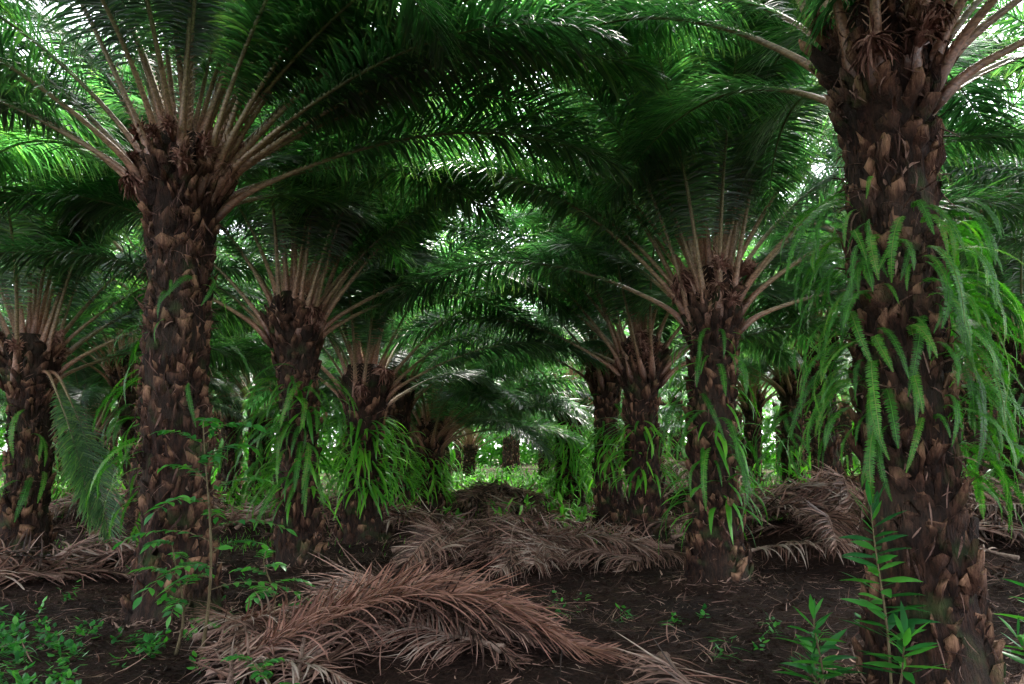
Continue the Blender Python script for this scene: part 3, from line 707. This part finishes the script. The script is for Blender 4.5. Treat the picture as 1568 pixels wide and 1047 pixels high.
heap(8.2, 10.4, 1.4, .9, 9, 36, 'dead frond lying at the right edge of the picture', lift=(0, .3))
heap(-6.1, 12.5, .7, .4, 4, 37, 'brown dead frond left of the tallest trunk', L=(1.6, 2.4), lift=(0, .2))
heap(-9.3, 18.5, 2.4, 1.2, 14, 38, 'dead frond in the low heap behind the left edge palm', lift=(0, .4), wl=.04, nl=56)
heap(-3.9, 17.3, 2.0, .8, 9, 39, 'dead frond on the ground between the left row palms', lift=(0, .3), wl=.036, nl=56)
heap(5.2, 22, 2.2, 1.5, 14, 40, 'dead frond in the heap behind the mottled trunk, near the grass patch', lift=(0, .6), wl=.045, nl=56)
heap(-6.9, 10.9, .9, .4, 4, 41, 'grey dead frond lying at the lower left edge', L=(1.6, 2.6), lift=(0, .12))
heap(-1.9, 6.5, .6, .25, 3, 42, 'dry brown dead frond scattered at the foot of the front heap, bottom left', L=(1.2, 2.2), lift=(0, .05), wl=.02, nl=56, Lm=.45)
for (x, y, a, l, lift, sd, lab, kw) in (
    (3.35, 11.75, R(2), 2.1, .34, 951, 'dead frond with comb like hanging leaflets lying beside the black trunk base', dict(arch=.12, drop=.9, Lm=.55, wl=.028, nl=60, wig=.06, ang=(80, 60))),
    (-6.9, 11.75, R(8), 2.6, .05, 952, 'curved reddish dead frond on the ground between left edge palm and tallest palm', dict(arch=.35, drop=.7, Lm=.55, wl=.03, nl=64, wig=.08, s0=.35, curve=.2)),
    (1.15, 6.35, R(-85), 1.6, .20, 953, 'tip of a pinkish dead frond poking up at the bottom edge', dict(arch=.0, drop=.35, Lm=.7, wl=.024, nl=60, wig=.08, s0=.0, ang=(75, 50))),
    (2.6, 13.1, R(172), 3.6, .25, 954, 'long dead frond trailing to the right off the middle heap', dict(arch=.15, drop=.6, Lm=.5, wl=.026, nl=80, wig=.12, s0=.05)),
    (-1.5, 13.0, R(4), 2.7, .52, 955, 'bare pink rachis lying across the top of the middle heap', dict(arch=.05, drop=.6, Lm=.4, wl=.026, nl=40, s0=.55)),
    (5.0, 13.1, R(-105), 1.7, .5, 956, 'spread dead frond facing the path in the heap right of the black trunk', dict(arch=.25, drop=.45, Lm=.75, wl=.026, nl=80, wig=.06, ang=(62, 30))),
):
    o = dead_frond(x, y, a, l, lift, sd, **kw); tag(o, lab, 'dead frond')

# loose dry leaflets and twigs, nobody could count them
def litter(name, label, n, xr, yr, seed, L=(.03, .30), W=(.004, .014), dens=None, mat='dead_leaflet', up=.12, lift=0.0):
    rng = np.random.default_rng(seed)
    X = rng.uniform(*xr, n); Y = yr[0] + (yr[1] - yr[0]) * rng.random(n) ** 1.5
    if dens is not None:
        k = rng.random(n) < dens(X, Y); X = X[k]; Y = Y[k]; n = len(X)
    B = np.stack([X, Y, gnd(X, Y) + .008 + lift * rng.random(n)], 1)
    a = rng.random(n) * 2 * math.pi
    D = np.stack([np.cos(a), np.sin(a), rng.normal(.0, up, n)], 1)
    Wd = np.stack([-np.sin(a), np.cos(a), rng.normal(0, .4, n)], 1)
    mb = MB(); strips(mb, B, D, Wd, rng.uniform(*L, n), rng.uniform(*W, n), 4, rng.uniform(0, .1, n), rng, fold=.3, wig=.25, floor=lambda x, y: gnd(x, y) + .006)
    o = inst(name, mb.mesh(name, M[mat]), None); tag(o, label, 'litter', None, 'stuff'); return o
litter('leaf_litter', 'scattered dry leaflets and bits on the dark soil', 16000, (-9, 10), (5.5, 24), 1)
def clods(n, seed):
    rng = np.random.default_rng(seed); X = rng.uniform(-9, 9, n); Y = 5.4 + 11 * rng.random(n) ** 1.4
    k = rng.random(n) < .25 + .75 * (np.sin(X * 2.3 + Y) * np.sin(Y * 1.9 - X * .7) > -.1); X = X[k]; Y = Y[k]; n = len(X)
    oc = np.array([[1, 0, 0], [0, 1, 0], [-1, 0, 0], [0, -1, 0], [0, 0, 1], [0, 0, -1]], float)
    F = np.array([[0, 1, 4], [1, 2, 4], [2, 3, 4], [3, 0, 4], [1, 0, 5], [2, 1, 5], [3, 2, 5], [0, 3, 5]])
    sz = .006 + .03 * rng.random(n) ** 3
    V = oc[None] * rng.uniform(.5, 1.3, (n, 6, 3)) * sz[:, None, None] * np.array([1.3, 1.3, .8]); a = rng.random(n) * 6.28
    V = np.stack([V[..., 0] * np.cos(a)[:, None] - V[..., 1] * np.sin(a)[:, None], V[..., 0] * np.sin(a)[:, None] + V[..., 1] * np.cos(a)[:, None], V[..., 2]], -1)
    V += np.stack([X, Y, gnd(X, Y) + sz * .3], -1)[:, None]
    mb = MB(); mb.add(V.reshape(-1, 3), None, (np.arange(n)[:, None, None] * 6 + F).reshape(-1, 3))
    o = inst('soil_crumbs', mb.mesh('soil_crumbs', M['soil'], smooth=False), None); tag(o, 'crumbs and clods of dark soil on the bare path', 'soil', None, 'stuff')
clods(26000, 4)
def hd(X, Y):
    v = np.zeros_like(X)
    for hx, hy, rx, ry, h, a in HEAPS: v = np.maximum(v, np.exp(-((X - hx) / rx / 1.15) ** 2 - ((Y - hy) / ry / 1.15) ** 2))
    return v * (v > .2)
litter('dry_frond_litter', 'tangled brown leaflets filling the frond heaps', 20000, (-12, 13), (5.6, 27), 2, L=(.2, .55), W=(.006, .016), dens=hd, up=.35, lift=.16)
litter('trunk_foot_litter', 'fallen husks and fibres gathered round the trunk feet', 60000, (-9, 5), (5.4, 20), 8, L=(.05, .22), W=(.008, .03), mat='fibre', up=.3, lift=.05,
       dens=lambda X, Y: sum(np.exp(-(np.hypot(X - a, Y - b) - .45) ** 2 / .05) for a, b in FEET) * .8)
litter('far_litter', 'pale dead leaf litter far between the palms', 16000, (-26, 26), (17, 45), 3, L=(.3, .8), W=(.02, .05), up=.3, lift=.12)

# ------------------------------------------------------------------ weeds, saplings, grass
def leaf_grid(mb, B, D, N_, L, W, rng, K=6, grav=.3, fold=.12, tint=None):
    strips(mb, np.array([B]), np.array([D]), np.array([N_]), L, W, K, grav, rng, fold=fold, wig=.03,
           prof=np.interp(np.linspace(0, 1, K), [0, .25, .5, .8, 1], [.12, .8, 1, .55, .03]), tint=np.array([rng.random() if tint is None else tint]))

def lance_plant(label, x, y, h, seed, stems=2, n=26, LL=.30, group='leafy weeds in the foreground', cat='weed'):
    rng = np.random.default_rng(seed); z0 = g1(x, y)
    root = empty('lance_leaf_weed', (x, y, z0)); tag(root, label, cat, group)
    for st in range(stems):
        hh = h * (1 if st == 0 else rng.uniform(.35, .6)); a = rng.random() * 6.28; sl = .03 if st == 0 else .35
        t = np.linspace(0, 1, 9)
        P = np.stack([t * hh * sl * math.cos(a) + .02 * np.sin(t * 5), t * hh * sl * math.sin(a), hh * t], 1)
        sm = MB(); tube(sm, P, np.linspace(.011, .004, 9), ns=6, col=(.5, .5, .5)); inst('stem', sm.mesh('stem', M['stem']), root)
        fm_ = MB(); m = n if st == 0 else n // 2
        for k in range(m):
            q = .32 + .68 * (k / (m - 1)) if st == 0 else .45 + .55 * (k / (m - 1))
            b = np.array([np.interp(q, t, P[:, j]) for j in range(3)])
            az = k * 2.4 + rng.normal(0, .2); el = R(10 + 55 * max(0, (q - .8)) / .2 + rng.normal(8, 8))
            D = np.array([math.cos(az) * math.cos(el), math.sin(az) * math.cos(el), math.sin(el)])
            Wd = np.array([-math.sin(az), math.cos(az), rng.choice([-1, 1]) * rng.uniform(.25, .9)])
            L = LL * (1 - .35 * max(0, q - .6) / .4) * rng.uniform(.8, 1.1)
            leaf_grid(fm_, b, D, Wd, L, L * .19, rng, K=7, grav=.22)
        inst('foliage', fm_.mesh('foliage', M['weed']), root)
    return root
lance_plant('upright weed with long narrow leaves in front of the shaggy right trunk', 2.60, 5.75, 1.36, 1, 2, 42, .34)
lance_plant('low narrow leaved weed left of the upright one by the right trunk', 2.18, 5.9, .58, 2, 3, 22, .30)
lance_plant('narrow leaved weed at the right edge of the picture', 3.78, 5.9, .85, 3, 4, 22, .30)

def compound_plant(label, x, y, h, seed, nb=9, group='pinnate leaved saplings', spread=.55, ll=.115):
    rng = np.random.default_rng(seed); z0 = g1(x, y)
    root = empty('sapling', (x, y, z0)); tag(root, label, 'sapling', group)
    t = np.linspace(0, 1, 12)
    P = np.stack([.06 * np.sin(t * 4), .05 * np.cos(t * 3) - .05, h * t], 1)
    sm = MB(); tube(sm, P, np.linspace(.017, .005, 12), ns=6, col=(.5, .5, .5))
    fo = MB()
    for k in range(nb):
        q = .30 + .70 * k / (nb - 1); b = np.array([np.interp(q, t, P[:, j]) for j in range(3)])
        az = k * 2.4 + rng.normal(0, .3); L = spread * rng.uniform(.7, 1.15) * (1.1 - .45 * max(0, q - .6) / .4)
        el = R(35 * q + rng.normal(5, 10)); N = 9; s = np.linspace(0, 1, N); e = el - R(55) * s
        d = np.stack([np.cos(e) * math.cos(az), np.cos(e) * math.sin(az), np.sin(e)], 1)
        Q = b + np.concatenate([[[0, 0, 0]], np.cumsum(d[:-1] * L / (N - 1), 0)])
        tube(sm, Q, np.linspace(.005, .002, N), ns=5, col=(.6, .5, .5))
        sd = np.array([-math.sin(az), math.cos(az), 0])
        for m in range(1, N):
            for sg in ((-1, 1) if m < N - 1 else (0,)):
                D = (d[m] * .75 + sd * sg) if sg else d[m]
                leaf_grid(fo, Q[m], D, np.cross(D, [0, 0, 1]) + rng.normal(0, .35, 3), ll * rng.uniform(.75, 1.15), ll * .42, rng, K=5, grav=.25)
    inst('stem', sm.mesh('stem', M['stem']), root); inst('foliage', fo.mesh('foliage', M['weed']), root)
    return root
compound_plant('tall sapling with dark pinnate leaves in front of the tallest left trunk', -2.6, 6.95, 2.0, 1, 15, spread=.66, ll=.125)
compound_plant('small pinnate sapling at the foot of the tall one, lower left', -2.95, 7.3, .95, 2, 8, spread=.45, ll=.11)
compound_plant('low pinnate seedling right of the tallest left trunk', -2.35, 8.0, .65, 3, 7, spread=.38)
compound_plant('seedling beside the front frond heap, bottom left of it', -1.8, 6.05, .30, 4, 5, spread=.25, ll=.08)

# broad leaved creeping cover, lower left
def cover(name, label, n, dens, seed, xr, yr, hr=(.02, .2), LL=(.05, .11), mat='weed', wr=.6, per=11):
    rng = np.random.default_rng(seed); X = rng.uniform(*xr, n); Y = rng.uniform(*yr, n)
    n = n // per; X = X[:n]; Y = Y[:n]
    k = rng.random(n) < dens(X, Y); X = np.repeat(X[k], per); Y = np.repeat(Y[k], per); n = len(X)     # whole little plants
    a = rng.random(n) * 6.28; el = rng.normal(.45, .45, n); hh = rng.uniform(*hr, n) * np.repeat(rng.uniform(.3, 1.2, n // per), per)
    X = X + np.cos(a) * (.012 + .25 * hh); Y = Y + np.sin(a) * (.012 + .25 * hh)
    B = np.stack([X, Y, gnd(X, Y) + .005 + hh], 1)
    D = np.stack([np.cos(a) * np.cos(el), np.sin(a) * np.cos(el), np.sin(el)], 1); Wd = np.stack([-np.sin(a), np.cos(a), rng.normal(0, .2, n)], 1)
    L = rng.uniform(*LL, n); mb = MB()
    strips(mb, B, D, Wd, L, L * wr, 4, .12, rng, fold=.12, wig=.03, prof=np.array([.25, 1, .85, .05]))
    # thin runners under the leaves
    m = n // 3
    strips(mb, B[:m] - np.array([0, 0, .03]), rng.normal(0, 1, (m, 3)) * np.array([1, 1, .3]) , rng.normal(0, 1, (m, 3)), .18, .005, 4, .3, rng, floor=lambda x, y: gnd(x, y) + .004)
    o = inst(name, mb.mesh(name, M[mat]), None); tag(o, label, 'ground cover', None, 'stuff'); return o
blob = lambda cx, cy, rx, ry, p=1.: (lambda X, Y: np.exp(-((X - cx) / rx) ** 2 - ((Y - cy) / ry) ** 2) * p)
def multi(*bs):
    return lambda X, Y: np.minimum(1, sum(b(X, Y) for b in bs) * (.35 + .65 * (np.sin(X * 4.1 + Y * 2.7) * np.sin(Y * 5.3 - X * 1.9) > -.1)))
cover('creeping_weeds', 'bright green creeping weeds on the soil at the lower left', 34000,
      multi(blob(-4.7, 7.2, 1.1, .7, 1.3), blob(-3.7, 6.2, 1.0, .35, 1.0), blob(-5.5, 8.6, 1.4, .7, .30), blob(-3.0, 7.7, .8, .4, .22), blob(.75, 8.8, .6, .4, .3), blob(2.9, 8.1, .9, .6, .10), blob(-5.5, 11.5, 1.2, .4, .3), blob(1, 9, 4, 3, .012)), 1, (-8, 5), (5.7, 12.5), hr=(.0, .20), LL=(.03, .09))
cover('undergrowth', 'low green undergrowth far between the palm rows', 90000,
      lambda X, Y: .35 * (np.sin(X * .9 + Y * .7) * np.sin(Y * .8 - X * .4) > .05) + .05 + .6 * np.exp(-(X / 6) ** 2 - ((Y - 42) / 12) ** 2) + .7 * np.exp(-((X + 8.5) / 5) ** 2 - ((Y - 23) / 5) ** 2) + .7 * np.exp(-((X - 11) / 4) ** 2 - ((Y - 26) / 5) ** 2), 2, (-34, 34), (17, 60), hr=(.02, .8), LL=(.14, .36), wr=.3, mat='grass')
rgw = np.random.default_rng(77); nW = 60000
Xw = rgw.uniform(-95, 95, nW); Yw = rgw.uniform(84, 96, nW); Zw = rgw.random(nW) ** 1.2 * (11 + 2 * np.sin(Xw * .3) + 1.5 * np.sin(Xw * .83))
fw = MB(); dw = norm(rgw.normal(0, 1, (nW, 3)) + np.array([0, 0, -.2])); strips(fw, np.stack([Xw, Yw, gnd(Xw, Yw) + Zw], 1), dw, rgw.normal(0, 1, (nW, 3)), rgw.uniform(.5, 1.4, nW), rgw.uniform(.15, .4, nW), 4, .3, rgw)
fo_ = inst('far_wood', fw.mesh('far_wood', M['grass']), None); tag(fo_, 'bright green thicket closing the far end of the plantation', 'thicket', None, 'stuff')
def grass(n, dens, seed, xr, yr, H=(.08, .2)):
    rng = np.random.default_rng(seed); X = rng.uniform(*xr, n); Y = rng.uniform(*yr, n)
    k = rng.random(n) < dens(X, Y); X = X[k]; Y = Y[k]; n = len(X); a = rng.random(n) * 6.28
    D = np.stack([np.cos(a) * .4, np.sin(a) * .4, np.ones(n)], 1); Wd = np.stack([-np.sin(a), np.cos(a), np.zeros(n)], 1)
    mb = MB(); strips(mb, np.stack([X, Y, gnd(X, Y) - .01], 1), D, Wd, rng.uniform(*H, n), .014, 4, rng.uniform(.1, .5, n), rng, fold=.2)
    o = inst('grass', mb.mesh('grass', M['grass']), None); tag(o, 'bright green grass in patches beyond the trunks', 'grass', None, 'stuff')
grass(30000, lambda X, Y: np.minimum(1, np.exp(-((X - 4.1) / .8) ** 2 - ((Y - 18.3) / 1.8) ** 2) + np.exp(-((X + 5.8) / 2.2) ** 2 - ((Y - 15.8) / 1.0) ** 2) * .6 + .05 + np.exp(-((X - .9) / 1.0) ** 2 - ((Y - 18.5) / 1.6) ** 2) * .35), 3, (-12, 12), (14, 30))

# a few tufts of young shrub between the rows
SH = MB(); rg = np.random.default_rng(9)
for k in range(300):
    d = norm(rg.normal(0, 1, 3)); d[2] = abs(d[2]) * 1.2; p = d * rg.uniform(.15, .8) * np.array([.8, .8, 1.2])
    D = d + rg.normal(0, .5, 3); leaf_grid(SH, p, D, np.cross(D, [.1, .2, 1]), rg.uniform(.12, .26), .06, rg, K=4)
for k in range(12):
    d = norm(rg.normal(0, 1, 3)); d[2] = abs(d[2]) + .5; tube(SH, np.outer(np.linspace(0, 1, 5), d * np.array([.5, .5, .9])), np.linspace(.015, .004, 5), ns=5, m=1)
shm = SH.mesh('shrub', [M['strap'], M['stem']])
for x, y, s, lab in ((-5.6, 19.5, 1.1, 'bright green shrub in the gap left of the fern draped trunk'), (-6.6, 22.2, 1.4, 'taller bright shrub behind the gap left of the fern draped trunk'),
                     (6.1, 19.5, 1.1, 'green shrub right of the black trunk behind the dead fronds'), (4.3, 24.5, 1.3, 'green shrub far right of the mottled trunk'),
                     (-11.0, 19.0, 1.2, 'green shrub beside the left edge trunk'), (12.0, 21.5, 1.4, 'green shrub behind the shaggy right trunk'),
                     (8.6, 23.5, 1.5, 'sunlit shrub below the far right palm'), (-14.5, 20.0, 1.5, 'shrub at the far left under the low palm')):
    o = inst('shrub', shm, None, (x, y, g1(x, y)), (0, 0, rf.uniform(0, 6)), s); tag(o, lab, 'shrub', 'green shrubs between the rows')

# ------------------------------------------------------------------ ground sheet
u = np.linspace(-1, 1, 420); X = np.sign(u) * (abs(u) ** 2.3) * 260 + u * 10
v = np.linspace(0, 1, 520); Y = -30 + 36 * (v / .12).clip(0, 1) + np.where(v > .12, ((v - .12) / .88) ** 2.4 * 300 + (v - .12) * 10, 0)
XX, YY = np.meshgrid(X, Y)
ZZ = gnd(XX, YY)
rg = np.random.default_rng(1)
ZZ = ZZ + rg.normal(0, .007, ZZ.shape) * (abs(XX) < 12)
gm = MB(); nx = len(X); i = np.arange(len(Y) - 1)[:, None] * nx + np.arange(nx - 1)[None, :]
gm.add(np.stack([XX, YY, ZZ], -1).reshape(-1, 3), np.stack([i, i + 1, i + nx + 1, i + nx], -1).reshape(-1, 4))
go = inst('ground', gm.mesh('ground', M['soil']), None); tag(go, 'dark brown plantation soil', None, None, 'structure')

# ------------------------------------------------------------------ light, sky, camera
sc = bpy.context.scene
SUN_EL, SUN_AZ = R(62), R(20)      # azimuth from +Y towards +X
w = bpy.data.worlds.new('World'); sc.world = w; w.use_nodes = True
N, Lk = w.node_tree.nodes, w.node_tree.links; N.clear()
sky = N.new('ShaderNodeTexSky'); sky.sky_type = 'NISHITA'; sky.sun_disc = False; sky.sun_elevation = SUN_EL; sky.sun_rotation = SUN_AZ
sky.dust_density = 2.0
# thin cloud: the sky's colour washed out towards its own brightness
bw = N.new('ShaderNodeRGBToBW'); Lk.new(sky.outputs[0], bw.inputs[0])
mu = N.new('ShaderNodeMath'); mu.operation = 'MULTIPLY'; mu.inputs[1].default_value = 1.9; Lk.new(bw.outputs[0], mu.inputs[0])
cloud = N.new('ShaderNodeCombineColor')
for k, f in enumerate((.98, .98, 1.03)):
    m_ = N.new('ShaderNodeMath'); m_.operation = 'MULTIPLY'; m_.inputs[1].default_value = f; Lk.new(mu.outputs[0], m_.inputs[0]); Lk.new(m_.outputs[0], cloud.inputs[k])
mxw = N.new('ShaderNodeMix'); mxw.data_type = 'RGBA'; mxw.inputs[0].default_value = .72
Lk.new(sky.outputs[0], mxw.inputs[6]); Lk.new(cloud.outputs[0], mxw.inputs[7])
bg = N.new('ShaderNodeBackground'); bg.inputs[1].default_value = .15; Lk.new(mxw.outputs[2], bg.inputs[0])
wo = N.new('ShaderNodeOutputWorld'); Lk.new(bg.outputs[0], wo.inputs[0])
ld = bpy.data.lights.new('sun', 'SUN'); ld.energy = 3.2; ld.angle = R(9); ld.color = (1, .95, .87)
lo = bpy.data.objects.new('sun', ld); C.objects.link(lo)
sd = Vector((math.sin(SUN_AZ) * math.cos(SUN_EL), math.cos(SUN_AZ) * math.cos(SUN_EL), math.sin(SUN_EL)))
lo.rotation_euler = sd.to_track_quat('Z', 'Y').to_euler(); lo.location = sd * 40

cd = bpy.data.cameras.new('camera'); cd.sensor_width = 36; cd.lens = 28.0; cd.clip_end = 1500; cd.clip_start = .05
co = bpy.data.objects.new('camera', cd); C.objects.link(co); co.location = (0, 0, 1.75); co.rotation_euler = (R(90 + 8.0), 0, 0)
cd.dof.use_dof = False
sc.camera = co
sc.view_settings.view_transform = 'Standard'; sc.view_settings.look = 'None'; sc.view_settings.gamma = 1; sc.view_settings.exposure = 2.72
cy = sc.cycles
cy.max_bounces = 5; cy.diffuse_bounces = 3; cy.glossy_bounces = 1; cy.transmission_bounces = 5; cy.transparent_max_bounces = 4
cy.sample_clamp_indirect = 6; cy.caustics_reflective = False; cy.caustics_refractive = False
cy.use_denoising = True
cy.use_adaptive_sampling = True; cy.adaptive_threshold = .02
